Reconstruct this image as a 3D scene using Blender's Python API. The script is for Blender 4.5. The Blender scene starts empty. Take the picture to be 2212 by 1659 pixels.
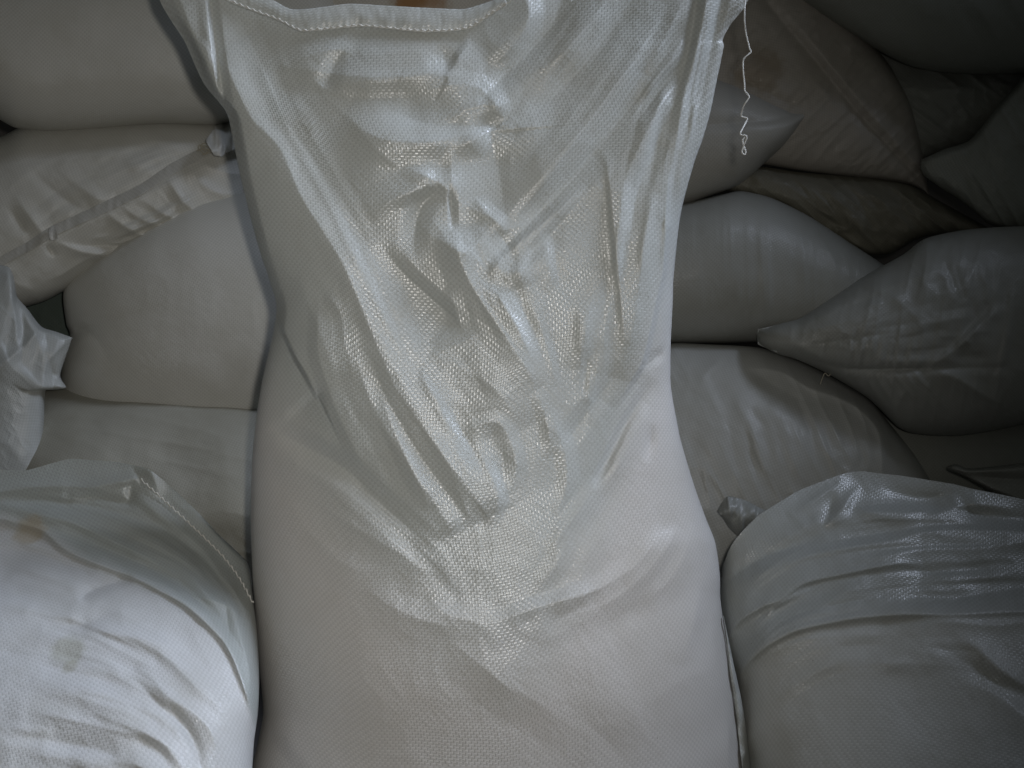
import bpy, math, random
import numpy as np

# ------------------------------------------------------------------ camera, light, exposure
S = bpy.context.scene
random.seed(7)
PITCH = math.radians(20.0)            # the camera looks down on the pile
CAM_Z = 1.15
LENS = 36.1
F = 2212.0 * LENS / 36.0              # focal length in units of a 2212 wide picture
CX, CY = 1106.0, 829.5
RIGHT = np.array([1.0, 0.0, 0.0])
FWD = np.array([0.0, math.cos(PITCH), -math.sin(PITCH)])
UP = np.array([0.0, math.sin(PITCH), math.cos(PITCH)])
ORG = np.array([0.0, 0.0, CAM_Z])


def world(x, y, d):
    """camera frame metres (right, up, forward) -> world"""
    x, y, d = np.asarray(x, float), np.asarray(y, float), np.asarray(d, float)
    return ORG + x[..., None] * RIGHT + y[..., None] * UP + d[..., None] * FWD


def at(px, py, d):
    px, py, d = np.asarray(px, float), np.asarray(py, float), np.asarray(d, float)
    return world((px - CX) / F * d, -(py - CY) / F * d, d)


cam_data = bpy.data.cameras.new("camera")
cam = bpy.data.objects.new("camera", cam_data)
S.collection.objects.link(cam)
cam.location = ORG
cam.rotation_euler = (math.pi / 2 - PITCH, 0, 0)
cam_data.lens = LENS
cam_data.sensor_width = 36
cam_data.clip_start = 0.02
cam_data.clip_end = 100
S.camera = cam

w = bpy.data.worlds.new("World")
S.world = w
w.use_nodes = True
bg = w.node_tree.nodes["Background"]
bg.inputs[0].default_value = (0.80, 0.86, 0.84, 1)
bg.inputs[1].default_value = 0.04

S.view_settings.view_transform = 'Standard'
S.view_settings.look = 'None'
S.view_settings.exposure = 0
S.view_settings.gamma = 1


def aim(o, target):
    from mathutils import Vector
    d = Vector(target) - o.location
    o.rotation_euler = d.to_track_quat('-Z', 'Y').to_euler()


# camera flash: small, just right of and above the lens
fl = bpy.data.lights.new("flash_lamp", 'SPOT')
fl.energy = 16.5
fl.color = (1.0, 0.96, 0.905)
fl.shadow_soft_size = 0.012
fl.spot_size = math.radians(94)
fl.spot_blend = 1.0
flo = bpy.data.objects.new("flash_lamp", fl)
S.collection.objects.link(flo)
flo.location = world(0.034, 0.03, 0.0)
aim(flo, world(-0.28, 0.0, 1.1))

# unseen daylight, above right: beam narrowed so sacks behind and at right stay dark
dl = bpy.data.lights.new("daylight_lamp", 'AREA')
dl.energy = 3.1
dl.color = (0.72, 0.81, 1.0)
dl.shape = 'RECTANGLE'
dl.size = 1.0
dl.size_y = 0.9
dl.spread = math.radians(29)
dlo = bpy.data.objects.new("daylight_lamp", dl)
S.collection.objects.link(dlo)
dlo.location = world(1.50, 1.50, 0.60)
aim(dlo, world(-0.12, 0.05, 0.93))


# ------------------------------------------------------------------ small numpy tools
def vnoise(x, y, seed):
    """smooth value noise in -1..1"""
    rs = np.random.RandomState(seed)
    T = rs.rand(256, 256) * 2 - 1
    xi, yi = np.floor(x).astype(int), np.floor(y).astype(int)
    fx, fy = x - xi, y - yi
    fx = fx * fx * fx * (fx * (fx * 6 - 15) + 10)
    fy = fy * fy * fy * (fy * (fy * 6 - 15) + 10)
    a, b = T[yi % 256, xi % 256], T[yi % 256, (xi + 1) % 256]
    c, d = T[(yi + 1) % 256, xi % 256], T[(yi + 1) % 256, (xi + 1) % 256]
    return (a * (1 - fx) + b * fx) * (1 - fy) + (c * (1 - fx) + d * fx) * fy


def curve(pts, n=None, t=None):
    """Catmull-Rom through pts, resampled by arc length at t in 0..1"""
    P = np.array(pts, float)
    if len(P) > 2:
        E = np.vstack([2 * P[0] - P[1], P, 2 * P[-1] - P[-2]])
        out = []
        for i in range(len(P) - 1):
            p0, p1, p2, p3 = E[i:i + 4]
            s = np.linspace(0, 1, 13)[:-1, None]
            # half-tension keeps corners tight
            m1, m2 = 0.4 * (p2 - p0), 0.4 * (p3 - p1)
            out.append((2 * s**3 - 3 * s**2 + 1) * p1 + (s**3 - 2 * s**2 + s) * m1 + (-2 * s**3 + 3 * s**2) * p2 + (s**3 - s**2) * m2)
        P = np.vstack(out + [P[-1:]])
    L = np.concatenate([[0], np.cumsum(np.linalg.norm(np.diff(P[:, :2], axis=0), axis=1))])
    L /= L[-1]
    if t is None:
        t = np.linspace(0, 1, n)
    return np.stack([np.interp(t, L, P[:, k]) for k in range(P.shape[1])], 1)


def coons(T, B, L, R, u, v):
    Tc, Bc, Lc, Rc = curve(T, t=u), curve(B, t=u), curve(L, t=v), curve(R, t=v)
    U, V = u[None, :, None], v[:, None, None]
    return ((1 - V) * Tc[None] + V * Bc[None] + (1 - U) * Lc[:, None] + U * Rc[:, None]
            - (1 - U) * (1 - V) * Tc[0] - U * (1 - V) * Tc[-1] - (1 - U) * V * Bc[0] - U * V * Bc[-1])


def strokes_height(P, strokes, facet=0.3):
    """sum of folds; P (N,2) in picture units, result in metres towards the viewer.
    a stroke: ([(x, y, height_mm)...], w_neg, w_pos, power). Drawn downwards w_neg is its left
    flank and w_pos its right; drawn rightwards w_neg is below and w_pos above."""
    H = np.zeros(len(P))
    for st in strokes:
        pts, wn, wp = st[0], st[1], st[2]
        pw = st[3] if len(st) > 3 else 1.4
        C = curve(pts, n=max(8, 5 * len(pts)))
        wm = 3.2 * max(wn, wp)
        lo, hi = C[:, :2].min(0) - wm, C[:, :2].max(0) + wm
        idx = np.nonzero((P[:, 0] > lo[0]) & (P[:, 0] < hi[0]) & (P[:, 1] > lo[1]) & (P[:, 1] < hi[1]))[0]
        if not len(idx):
            continue
        Q = P[idx]
        best = np.full(len(Q), 1e9)
        amp = np.zeros(len(Q))
        sgn = np.ones(len(Q))
        for i in range(len(C) - 1):
            a, b = C[i, :2], C[i + 1, :2]
            ab = b - a
            l2 = ab @ ab + 1e-9
            t = np.clip(((Q - a) @ ab) / l2, 0, 1)
            dv = Q - a - t[:, None] * ab
            dd = np.hypot(dv[:, 0], dv[:, 1])
            s = dv[:, 0] * ab[1] - dv[:, 1] * ab[0]
            m = dd < best
            best[m] = dd[m]
            amp[m] = (C[i, 2] + t * (C[i + 1, 2] - C[i, 2]))[m]
            sgn[m] = s[m]
        # blend the flank widths smoothly across the line
        k = 0.5 + 0.5 * np.tanh(np.sign(sgn) * best / 3.0)
        wd = wn * (1 - k) + wp * k
        dd = np.sqrt(best**2 + 2.5) - 1.58
        t = 1 - dd / (1.9 * wd)            # flat facets falling away from the crest
        lin = 0.5 * (t + np.sqrt(t * t + 0.012))
        lin = np.where(t < -1.2, 0, np.clip(lin - 0.5 * (-1.2 + math.sqrt(1.44 + 0.012)), 0, None))
        H[idx] += amp * 1e-3 * (facet * lin + (1 - facet) * np.exp(-(dd / wd) ** pw))
    return H


def family(c1, c2, n, amp, w, seed, span=(0.25, 0.7), wob=5):
    """small creases flowing between two guide lines, each over its own stretch"""
    rs = np.random.RandomState(seed)
    A, B = curve(c1, n=60), curve(c2, n=60)
    out = []
    for i in range(n):
        k = (i + rs.rand()) / n
        ln = span[0] + rs.rand() * (span[1] - span[0])
        st = rs.rand() * (1 - ln)
        idx = np.linspace(st * 59, (st + ln) * 59, 7)
        pa = np.stack([np.interp(idx, np.arange(60), A[:, j]) for j in (0, 1)], 1)
        pb = np.stack([np.interp(idx, np.arange(60), B[:, j]) for j in (0, 1)], 1)
        P = pa * (1 - k) + pb * k + rs.randn(7, 2) * wob * 0.35
        a = amp * (0.45 + 0.75 * rs.rand()) * (1 if rs.rand() < 0.6 else -1)
        h = a * np.sin(np.pi * np.linspace(0, 1, 7)) ** 0.7
        ww = w * (0.6 + 0.9 * rs.rand())
        out.append(([(float(x), float(y), float(q)) for (x, y), q in zip(P, h)], ww, ww * (0.7 + 0.9 * rs.rand()), 1.25))
    return out


def make_mesh(name, verts, quads, mat, uv=None, fill=None, parent=None):
    me = bpy.data.meshes.new(name)
    verts = np.asarray(verts, float)
    org = np.array(parent.location) if parent is not None else (verts.min(0) + verts.max(0)) / 2
    verts = verts - org
    nv, nq = len(verts), len(quads)
    me.vertices.add(nv)
    me.vertices.foreach_set("co", np.ascontiguousarray(verts, np.float32).ravel())
    me.loops.add(nq * 4)
    me.loops.foreach_set("vertex_index", np.ascontiguousarray(quads, np.int32).ravel())
    me.polygons.add(nq)
    me.polygons.foreach_set("loop_start", np.arange(0, nq * 4, 4, dtype=np.int32))
    me.polygons.foreach_set("use_smooth", np.ones(nq, bool))
    if uv is not None:
        l = me.uv_layers.new(name="UVMap")
        l.data.foreach_set("uv", np.ascontiguousarray(uv[quads.ravel()], np.float32).ravel())
    if fill is not None:
        a = me.attributes.new("fill", 'FLOAT', 'POINT')
        a.data.foreach_set("value", np.ascontiguousarray(fill, np.float32))
    me.update(calc_edges=True)
    me.validate()
    me.materials.append(mat)
    o = bpy.data.objects.new(name, me)
    S.collection.objects.link(o)
    if parent is not None:
        o.parent = parent
    else:
        o.location = org
    return o


def grid_quads(nv, nu, off=0, flip=False):
    i = np.arange(nv - 1)[:, None] * nu + np.arange(nu - 1)[None]
    q = np.stack([i, i + nu, i + nu + 1, i + 1], -1).reshape(-1, 4) + off
    return q[:, ::-1] if flip else q


# ------------------------------------------------------------------ materials (procedural)
def woven(name, full, empty, rough=0.36, dirt=0.25, stain=None, tape=0.0030, weave=1.0):
    """white woven plastic tape cloth; `full` where grain lies against it, `empty` where it hangs loose"""
    m = bpy.data.materials.new(name)
    m.use_nodes = True
    nt = m.node_tree
    N, Lk = nt.nodes, nt.links
    b = N["Principled BSDF"]

    def math_(op, a, c=None, clamp=False):
        n = N.new("ShaderNodeMath")
        n.operation = op
        n.use_clamp = clamp
        for k, val in enumerate((a, c)):
            if val is None:
                continue
            if isinstance(val, (int, float)):
                n.inputs[k].default_value = val
            else:
                Lk.new(val, n.inputs[k])
        return n.outputs[0]

    def mix(f, a, c):
        n = N.new("ShaderNodeMix")
        n.data_type = 'RGBA'
        for sock, val in ((n.inputs[0], f), (n.inputs[6], a), (n.inputs[7], c)):
            if isinstance(val, tuple):
                sock.default_value = (*val, 1)
            elif isinstance(val, (int, float)):
                sock.default_value = val
            else:
                Lk.new(val, sock)
        return n.outputs[2]

    def noise(vec, scale, detail=4, rough_=0.6):
        n = N.new("ShaderNodeTexNoise")
        n.inputs["Scale"].default_value = scale
        n.inputs["Detail"].default_value = detail
        n.inputs["Roughness"].default_value = rough_
        Lk.new(vec, n.inputs["Vector"])
        return n.outputs["Fac"]

    def ramp(f, lo, hi):
        n = N.new("ShaderNodeMapRange")
        n.interpolation_type = 'SMOOTHSTEP'
        n.inputs["From Min"].default_value = lo
        n.inputs["From Max"].default_value = hi
        Lk.new(f, n.inputs["Value"])
        return n.outputs["Result"]

    uv = N.new("ShaderNodeUVMap")
    uv.uv_map = "UVMap"
    sep = N.new("ShaderNodeSeparateXYZ")
    Lk.new(uv.outputs[0], sep.inputs[0])
    geo = N.new("ShaderNodeTexCoord")
    obj = geo.outputs["Object"]
    pos_ = N.new("ShaderNodeNewGeometry").outputs["Position"]
    # tapes: a little unevenness in their width
    wob = math_('MULTIPLY', math_('SUBTRACT', noise(uv.outputs[0], 60, 2), 0.5), 0.35)
    su = math_('ADD', math_('DIVIDE', sep.outputs[0], tape), wob)
    sv = math_('ADD', math_('DIVIDE', sep.outputs[1], tape), wob)
    fu, fv = math_('FRACT', su), math_('FRACT', sv)
    iu, iv = math_('FLOOR', su), math_('FLOOR', sv)
    par = math_('FLOORED_MODULO', math_('ADD', iu, iv), 2.0)
    hu = math_('SINE', math_('MULTIPLY', fu, math.pi))
    hv = math_('SINE', math_('MULTIPLY', fv, math.pi))
    warp = math_('MULTIPLY', par, hv)
    weft = math_('MULTIPLY', math_('SUBTRACT', 1.0, par), hu)
    h = math_('ADD', warp, weft)
    # each tape lies at its own slight tilt
    cell = N.new("ShaderNodeTexWhiteNoise")
    cell.noise_dimensions = '2D'
    cv = N.new("ShaderNodeCombineXYZ")
    Lk.new(iu, cv.inputs[0])
    Lk.new(iv, cv.inputs[1])
    Lk.new(cv.outputs[0], cell.inputs["Vector"])
    tilt = math_('MULTIPLY', math_('SUBTRACT', cell.outputs["Value"], 0.5), math_('ADD', fu, fv))
    h = math_('ADD', h, math_('MULTIPLY', tilt, 0.55))
    h = math_('MULTIPLY', h, 0.00017 * weave)
    crumple = math_('MULTIPLY', noise(obj, 70, 5, 0.62), 0.0003)
    h = math_('ADD', h, crumple)
    bump = N.new("ShaderNodeBump")
    bump.inputs["Strength"].default_value = 1.0
    bump.inputs["Distance"].default_value = 1.0
    Lk.new(h, bump.inputs["Height"])
    Lk.new(bump.outputs[0], b.inputs["Normal"])
    # colour
    at_ = N.new("ShaderNodeAttribute")
    at_.attribute_name = "fill"
    col = mix(at_.outputs["Fac"], empty, full)
    # warp tapes are a touch whiter than the weft
    chk = math_('MULTIPLY', math_('SUBTRACT', par, 0.5), 0.12)
    col2 = N.new("ShaderNodeHueSaturation")
    Lk.new(col, col2.inputs["Color"])
    Lk.new(math_('ADD', 1.0, chk), col2.inputs["Value"])
    col = col2.outputs[0]
    blot = ramp(noise(obj, 7, 6, 0.65), 0.42, 0.75)
    col = mix(math_('MULTIPLY', blot, dirt), col, (full[0] * 0.72, full[1] * 0.70, full[2] * 0.62))
    speck = ramp(noise(obj, 330, 1, 0.4), 0.805, 0.83)
    col = mix(math_('MULTIPLY', speck, 0.55), col, (0.10, 0.085, 0.06))
    if stain:
        for si, (pos, rad, c, k) in enumerate(stain):
            vm = N.new("ShaderNodeVectorMath")
            vm.operation = 'DISTANCE'
            vm.name = "stain_%d" % si
            Lk.new(pos_, vm.inputs[0])
            vm.inputs[1].default_value = pos
            dist = math_('ADD', vm.outputs["Value"], math_('MULTIPLY', math_('SUBTRACT', noise(obj, 38, 5), 0.5), rad * 1.3))
            n = N.new("ShaderNodeMapRange")
            n.interpolation_type = 'SMOOTHSTEP'
            n.inputs["From Min"].default_value = rad
            n.inputs["From Max"].default_value = rad * 0.45
            Lk.new(dist, n.inputs["Value"])
            col = mix(math_('MULTIPLY', n.outputs["Result"], k), col, c)
    Lk.new(col, b.inputs["Base Color"])
    rn = math_('MULTIPLY', math_('SUBTRACT', noise(obj, 18, 3), 0.5), 0.22)
    rr = math_('ADD', rn, math_('ADD', rough, math_('MULTIPLY', at_.outputs["Fac"], 0.05)))
    Lk.new(rr, b.inputs["Roughness"])
    b.inputs["IOR"].default_value = 1.5
    Lk.new(math_('SUBTRACT', 0.60, math_('MULTIPLY', at_.outputs["Fac"], 0.3)), b.inputs["Specular IOR Level"])
    b.inputs["Coat Weight"].default_value = 0.10
    b.inputs["Coat Roughness"].default_value = 0.14
    Lk.new(bump.outputs[0], b.inputs["Coat Normal"])
    return m


def plain(name, col, rough=0.6):
    m = bpy.data.materials.new(name)
    m.use_nodes = True
    b = m.node_tree.nodes["Principled BSDF"]
    n = m.node_tree.nodes.new("ShaderNodeTexNoise")
    n.inputs["Scale"].default_value = 25
    n.inputs["Detail"].default_value = 6
    mx = m.node_tree.nodes.new("ShaderNodeMix")
    mx.data_type = 'RGBA'
    mx.inputs[6].default_value = (*[c * 0.75 for c in col], 1)
    mx.inputs[7].default_value = (*col, 1)
    m.node_tree.links.new(n.outputs["Fac"], mx.inputs[0])
    m.node_tree.links.new(mx.outputs[2], b.inputs["Base Color"])
    b.inputs["Roughness"].default_value = rough
    return m


WHITE = woven("woven_white", (0.63, 0.612, 0.585), (0.488, 0.507, 0.485), 0.35)
BLUISH = woven("woven_bluish", (0.50, 0.505, 0.50), (0.355, 0.378, 0.362), 0.36, 0.4,
               stain=[((0, 0, 0), 0.022, (0.30, 0.30, 0.22), 0.42), ((0, 0, 0), 0.010, (0.27, 0.26, 0.18), 0.4), ((0, 0, 0), 0.022, (0.36, 0.30, 0.20), 0.6)])
CREAM = woven("woven_cream", (0.61, 0.602, 0.555), (0.52, 0.512, 0.475), 0.42, 0.35, weave=0.8)
GREY = woven("woven_grey", (0.47, 0.475, 0.45), (0.36, 0.375, 0.36), 0.38, 0.35, weave=0.9)
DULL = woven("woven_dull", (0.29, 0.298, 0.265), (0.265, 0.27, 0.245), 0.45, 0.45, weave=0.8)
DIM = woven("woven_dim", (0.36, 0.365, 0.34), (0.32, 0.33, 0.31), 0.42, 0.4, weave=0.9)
THREAD = plain("cotton_thread", (0.74, 0.73, 0.68), 0.7)
OLDTHREAD = plain("old_thread", (0.50, 0.46, 0.36), 0.8)

SACKS = {}


def tag(o, label, cat, group=None, kind=None):
    if label:
        o["label"] = label
    if cat:
        o["category"] = cat
    if group:
        o["group"] = group
    if kind:
        o["kind"] = kind


def sack(key, T, B, L, R, depth, thick, mat, label, n=(200, 160), pw=(2.2, 2.2), strokes=(), tilt=(0, 0),
         back=0.6, fill=1.0, wr=(0.5, 0.2), seed=1, ang=0.0, dprof=None, ridged=None, vshape=None, sk=1.0, facet=0.3):
    """a stuffed sack: outline T/B/L/R, mid depth, half thickness to the front, folds, closed behind.
    dprof: (y, depth) list replacing the flat mid depth; vshape: (y, half thickness) list replacing the
    pillow profile along the sack."""
    if not dprof and depth > 1.3:
        depth, thick = depth + 0.22, thick * 1.15
    nu, nv = n
    uu, vv = np.linspace(0, 1, nu), np.linspace(0, 1, nv)
    u = 0.55 * uu + 0.45 * (1 - np.cos(np.pi * uu)) / 2
    v = vv if vshape else 0.55 * vv + 0.45 * (1 - np.cos(np.pi * vv)) / 2
    P = coons(T, B, L, R, u, v)
    px, py = P[..., 0], P[..., 1]
    a = np.clip(1 - np.abs(2 * u - 1) ** pw[0], 0, 1) ** (1 / pw[0])
    b = np.clip(1 - np.abs(2 * v - 1) ** pw[1], 0, 1) ** (1 / pw[1])
    prof = a[None] * (np.ones(nv)[:, None] if vshape else b[:, None])
    cx, cy = px.mean(), py.mean()
    if dprof:
        ys, ds = zip(*dprof)
        mid = np.interp(py, ys, ds)
        k = 1
        # soften the knees of the profile
        ker = np.hanning(max(5, nv // 7))
        ker /= ker.sum()
        pad = len(ker) // 2
        mid = np.apply_along_axis(lambda c: np.convolve(np.pad(c, pad, mode='edge'), ker, 'valid')[:nv], 0, mid)
    else:
        mid = np.full(px.shape, depth)
    mid = mid + tilt[0] * (px - cx) / 1000 + tilt[1] * (py - cy) / 1000
    if vshape:
        ys, ts = zip(*vshape)
        th = np.interp(py, ys, ts)
        ker = np.hanning(max(5, nv // 6))
        ker /= ker.sum()
        pad = len(ker) // 2
        th = np.apply_along_axis(lambda c: np.convolve(np.pad(c, pad, mode='edge'), ker, 'valid')[:nv], 0, th)
    else:
        th = thick
    base = mid - th * prof
    flat = np.stack([px.ravel(), py.ravel()], 1)
    H = sk * strokes_height(flat, strokes, facet).reshape(px.shape)
    # limp cloth: broad sags, then small crinkles
    H += wr[0] * 1e-3 * (3.2 * vnoise(px / 170 + seed, py / 170, seed) + 1.2 * vnoise(px / 62, py / 62 + seed, seed + 1))
    cr = 1 - 2 * np.abs(vnoise(px / 46 + 0.6 * vnoise(px / 90, py / 90, seed + 5), py / 70, seed + 2))
    cr2 = 1 - 2 * np.abs(vnoise((px + py) / 34, (px - py) / 21, seed + 3))
    H += wr[1] * 1e-3 * (1.5 * cr + 0.8 * cr2)
    if ridged:
        for (amp, sx, sy, an) in ridged:
            ca, sa = math.cos(math.radians(an)), math.sin(math.radians(an))
            q1, q2 = (px * ca + py * sa) / sx, (-px * sa + py * ca) / sy
            H += amp * 1e-3 * (1 - 2 * np.abs(vnoise(q1 + 0.5 * vnoise(q2, q1, seed + 8), q2, seed + 9)))
    edge = np.minimum(np.minimum(uu, 1 - uu)[None], (0.5 if vshape else 1) * np.minimum(vv, 1 - vv)[:, None] + (0.5 if vshape else 0))
    fade = np.clip(edge * 22, 0, 1)
    fade = fade * fade * (3 - 2 * fade)
    d = base - H * fade
    d = np.minimum(d, mid + back * th * prof - 0.0015)
    front = at(px, py, d)
    # cloth coordinates: lengths along the undisplaced cloth
    bw = at(px, py, base)
    lu = np.concatenate([np.zeros((nv, 1)), np.cumsum(np.linalg.norm(np.diff(bw, axis=1), axis=2), 1)], 1)
    lu -= lu[:, nu // 2:nu // 2 + 1]
    lv = np.concatenate([np.zeros((1, nu)), np.cumsum(np.linalg.norm(np.diff(bw, axis=0), axis=2), 0)], 0)
    lv -= lv[nv // 2:nv // 2 + 1]
    ca, sa = math.cos(math.radians(ang)), math.sin(math.radians(ang))
    uvf = np.stack([lu * ca - lv * sa, lu * sa + lv * ca], -1)
    if isinstance(fill, tuple):        # (line, softness): grain fills the cloth below the line
        gx, gy = zip(*fill[0])
        fl_ = np.clip((py - np.interp(px, gx, gy) + 6 * vnoise(px / 40, py / 40, seed + 30)) / fill[1] + 0.5, 0, 1)
    else:
        fl_ = np.full(px.shape, fill)
    # behind
    iu = np.unique(np.append(np.arange(0, nu, 5), nu - 1))
    iv = np.unique(np.append(np.arange(0, nv, 5), nv - 1))
    ib = np.ix_(iv, iu)
    db = mid + back * th * prof
    bk = at(px[ib], py[ib], db[ib])
    verts = np.vstack([front.reshape(-1, 3), bk.reshape(-1, 3)])
    uv = np.vstack([uvf.reshape(-1, 2), uvf[ib].reshape(-1, 2)])
    fa = np.concatenate([fl_.ravel(), fl_[ib].ravel()])
    q = np.vstack([grid_quads(nv, nu), grid_quads(len(iv), len(iu), nu * nv, True)])
    o = make_mesh("woven_sack", verts, q, mat, uv, fa)
    tag(o, label, "sack", "white woven sacks heaped in the store")
    SACKS[key] = (o, flat, d.ravel())
    return o


def front_depth(key, pts):
    """depth of a sack's front under picture points"""
    o, P, D = SACKS[key]
    out = []
    for p in np.atleast_2d(pts):
        r = (P[:, 0] - p[0]) ** 2 + (P[:, 1] - p[1]) ** 2
        k = np.argpartition(r, 6)[:6]
        wgt = 1 / (r[k] + 1)
        out.append((D[k] * wgt).sum() / wgt.sum())
    return np.array(out)


def strip(name, key, top, bottom, mat, lift=0.004, bulge=0.003, n=(160, 14), parent=None, thick=0.0012, noise_mm=0.6, seed=3):
    """a folded band of cloth lying on a sack's front: hem, tab or flap"""
    nu, nv = n
    u, v = np.linspace(0, 1, nu), np.linspace(0, 1, nv)
    Tc, Bc = curve(top, t=u), curve(bottom, t=u)
    P = (1 - v[:, None, None]) * Tc[None] + v[:, None, None] * Bc[None]
    px, py = P[..., 0], P[..., 1]
    # follow the surface smoothly
    d0 = front_depth(key, P[::max(1, nv // 3)].reshape(-1, 2)[::4] if False else np.stack([Tc[:, :2], Bc[:, :2]], 0).reshape(-1, 2)).reshape(2, nu)
    ker = np.ones(9) / 9
    d0 = np.stack([np.convolve(np.pad(r, 4, mode='edge'), ker, 'valid') for r in d0])
    dd = (1 - v[:, None]) * d0[0] + v[:, None] * d0[1]
    dd = dd - lift - bulge * np.sin(np.pi * v)[:, None]
    dd = dd - noise_mm * 1e-3 * (vnoise(px / 22, py / 22, seed) + 0.6 * vnoise(px / 9, py / 30, seed + 1))
    front = at(px, py, dd)
    bk = at(px, py, dd + thick)
    verts = np.vstack([front.reshape(-1, 3), bk.reshape(-1, 3)])
    q1, q2 = grid_quads(nv, nu), grid_quads(nv, nu, nu * nv, True)
    # close the rim
    loop = list(range(nu)) + [i * nu + nu - 1 for i in range(1, nv)] + [(nv - 1) * nu + j for j in range(nu - 2, -1, -1)] + [i * nu for i in range(nv - 2, 0, -1)]
    rim = np.array([[loop[i], loop[(i + 1) % len(loop)], loop[(i + 1) % len(loop)] + nu * nv, loop[i] + nu * nv] for i in range(len(loop))])
    lu = np.concatenate([np.zeros((nv, 1)), np.cumsum(np.linalg.norm(np.diff(front, axis=1), axis=2), 1)], 1)
    lv = np.concatenate([np.zeros((1, nu)), np.cumsum(np.linalg.norm(np.diff(front, axis=0), axis=2), 0)], 0)
    uv = np.stack([lu, lv], -1).reshape(-1, 2)
    return make_mesh(name, verts, np.vstack([q1, q2, rim]), mat, np.vstack([uv, uv]), np.zeros(len(verts)), parent)


def tube(name, pts3, rad, mat, parent=None, sides=7):
    P = np.array(pts3, float)
    T = np.gradient(P, axis=0)
    T /= np.linalg.norm(T, axis=1)[:, None] + 1e-12
    ref = np.array([0.31, -0.82, 0.48])
    A = np.cross(T, ref)
    A /= np.linalg.norm(A, axis=1)[:, None] + 1e-12
    Bn = np.cross(T, A)
    r = np.broadcast_to(np.asarray(rad, float), (len(P),))
    th = np.linspace(0, 2 * np.pi, sides, endpoint=False)
    V = P[:, None] + r[:, None, None] * (np.cos(th)[None, :, None] * A[:, None] + np.sin(th)[None, :, None] * Bn[:, None])
    q = []
    for i in range(len(P) - 1):
        for j in range(sides):
            q.append([i * sides + j, i * sides + (j + 1) % sides, (i + 1) * sides + (j + 1) % sides, (i + 1) * sides + j])
    V = V.reshape(-1, 3)
    return make_mesh(name, V, np.array(q), mat, np.zeros((len(V), 2)), np.ones(len(V)), parent)


def stitching(key, pts, mat, parent, lift=0.006, rad=0.00072, pitch=15.0, wig=2.2):
    """a chain stitch sewn along a picture polyline"""
    Lp = np.linalg.norm(np.diff(np.array(pts, float)[:, :2], axis=0), axis=1).sum()
    nn = int(Lp / 1.6)
    C = curve(pts, n=nn)
    d = front_depth(key, C[::6])
    d = np.interp(np.arange(nn), np.arange(nn)[::6], d)
    ker = np.ones(15) / 15
    d = np.convolve(np.pad(d, 7, mode='edge'), ker, 'valid')
    t = np.gradient(C[:, :2], axis=0)
    t /= np.linalg.norm(t, axis=1)[:, None] + 1e-9
    nrm = np.stack([-t[:, 1], t[:, 0]], 1)
    s = np.linspace(0, Lp, nn) / pitch
    saw = (s % 1.0)
    off = wig * (2 * saw - 1) * (1 - 0.4 * saw)
    X = C[:, :2] + nrm * off[:, None]
    dd = d - lift - 0.0007 * np.sin(2 * np.pi * s)
    return tube("stitching", at(X[:, 0], X[:, 1], dd), rad * (1 + 0.35 * np.sin(2 * np.pi * s + 1)), mat, parent)


def obj_pos(px, py, d):
    return tuple(float(c) for c in at(px, py, d))




def set_stain(mat, i, key, px, py):
    """puts a stain on the surface of a sack that is already built"""
    d = front_depth(key, [(px, py)])[0]
    mat.node_tree.nodes["stain_%d" % i].inputs[1].default_value = obj_pos(px, py, d)


# ------------------------------------------------------------------ ground and added backing wall
def slab(name, pts, mat):
    o = make_mesh(name, np.array(pts, float), np.array([[0, 1, 2, 3]]), mat, np.zeros((4, 2)), np.ones(4))
    return o


FLOORZ = -0.02
CONC = plain("dusty_concrete", (0.16, 0.15, 0.14), 0.9)
tag(slab("ground", [(-4, -1.5, FLOORZ), (4, -1.5, FLOORZ), (4, 2.6, FLOORZ), (-4, 2.6, FLOORZ)], CONC), None, None, None, "structure")
tag(slab("backing_wall", [(-4, 2.5, FLOORZ - .3), (4, 2.5, FLOORZ - .3), (4, 2.5, 3.2), (-4, 2.5, 3.2)], CONC), None, None, None, "structure")  # unseen wall, added behind the heap so the gaps show dark

# ------------------------------------------------------------------ the tall sack in front
MAIN_T = [(330, -70), (480, -45), (560, -18), (592, 0), (631, 21), (690, 17), (755, 9), (850, 14), (969, 20), (987, 21), (1030, 14), (1072, 0), (1180, -50), (1400, -80), (1640, -75)]
MAIN_L = [(330, -70), (345, 0), (372, 48), (400, 92), (440, 180), (488, 240), (501, 290), (520, 385), (541, 470), (560, 540), (582, 605), (597, 660), (590, 720), (565, 830), (548, 950), (541, 1100), (546, 1250), (556, 1400), (566, 1500), (568, 1545), (558, 1600), (545, 1665), (545, 1800), (570, 2150)]
MAIN_R = [(1640, -75), (1614, 5), (1597, 30), (1577, 55), (1561, 86), (1563, 103), (1545, 190), (1535, 240), (1518, 300), (1500, 350), (1475, 440), (1465, 500), (1455, 600), (1453, 660), (1449, 740), (1449, 830), (1460, 900), (1473, 960), (1500, 1050), (1525, 1120), (1545, 1172), (1555, 1240), (1556, 1290), (1562, 1340), (1572, 1410), (1583, 1480), (1592, 1560), (1610, 1660), (1625, 1800), (1600, 2150)]
MAIN_B = [(570, 2150), (900, 2190), (1300, 2190), (1600, 2150)]
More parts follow.
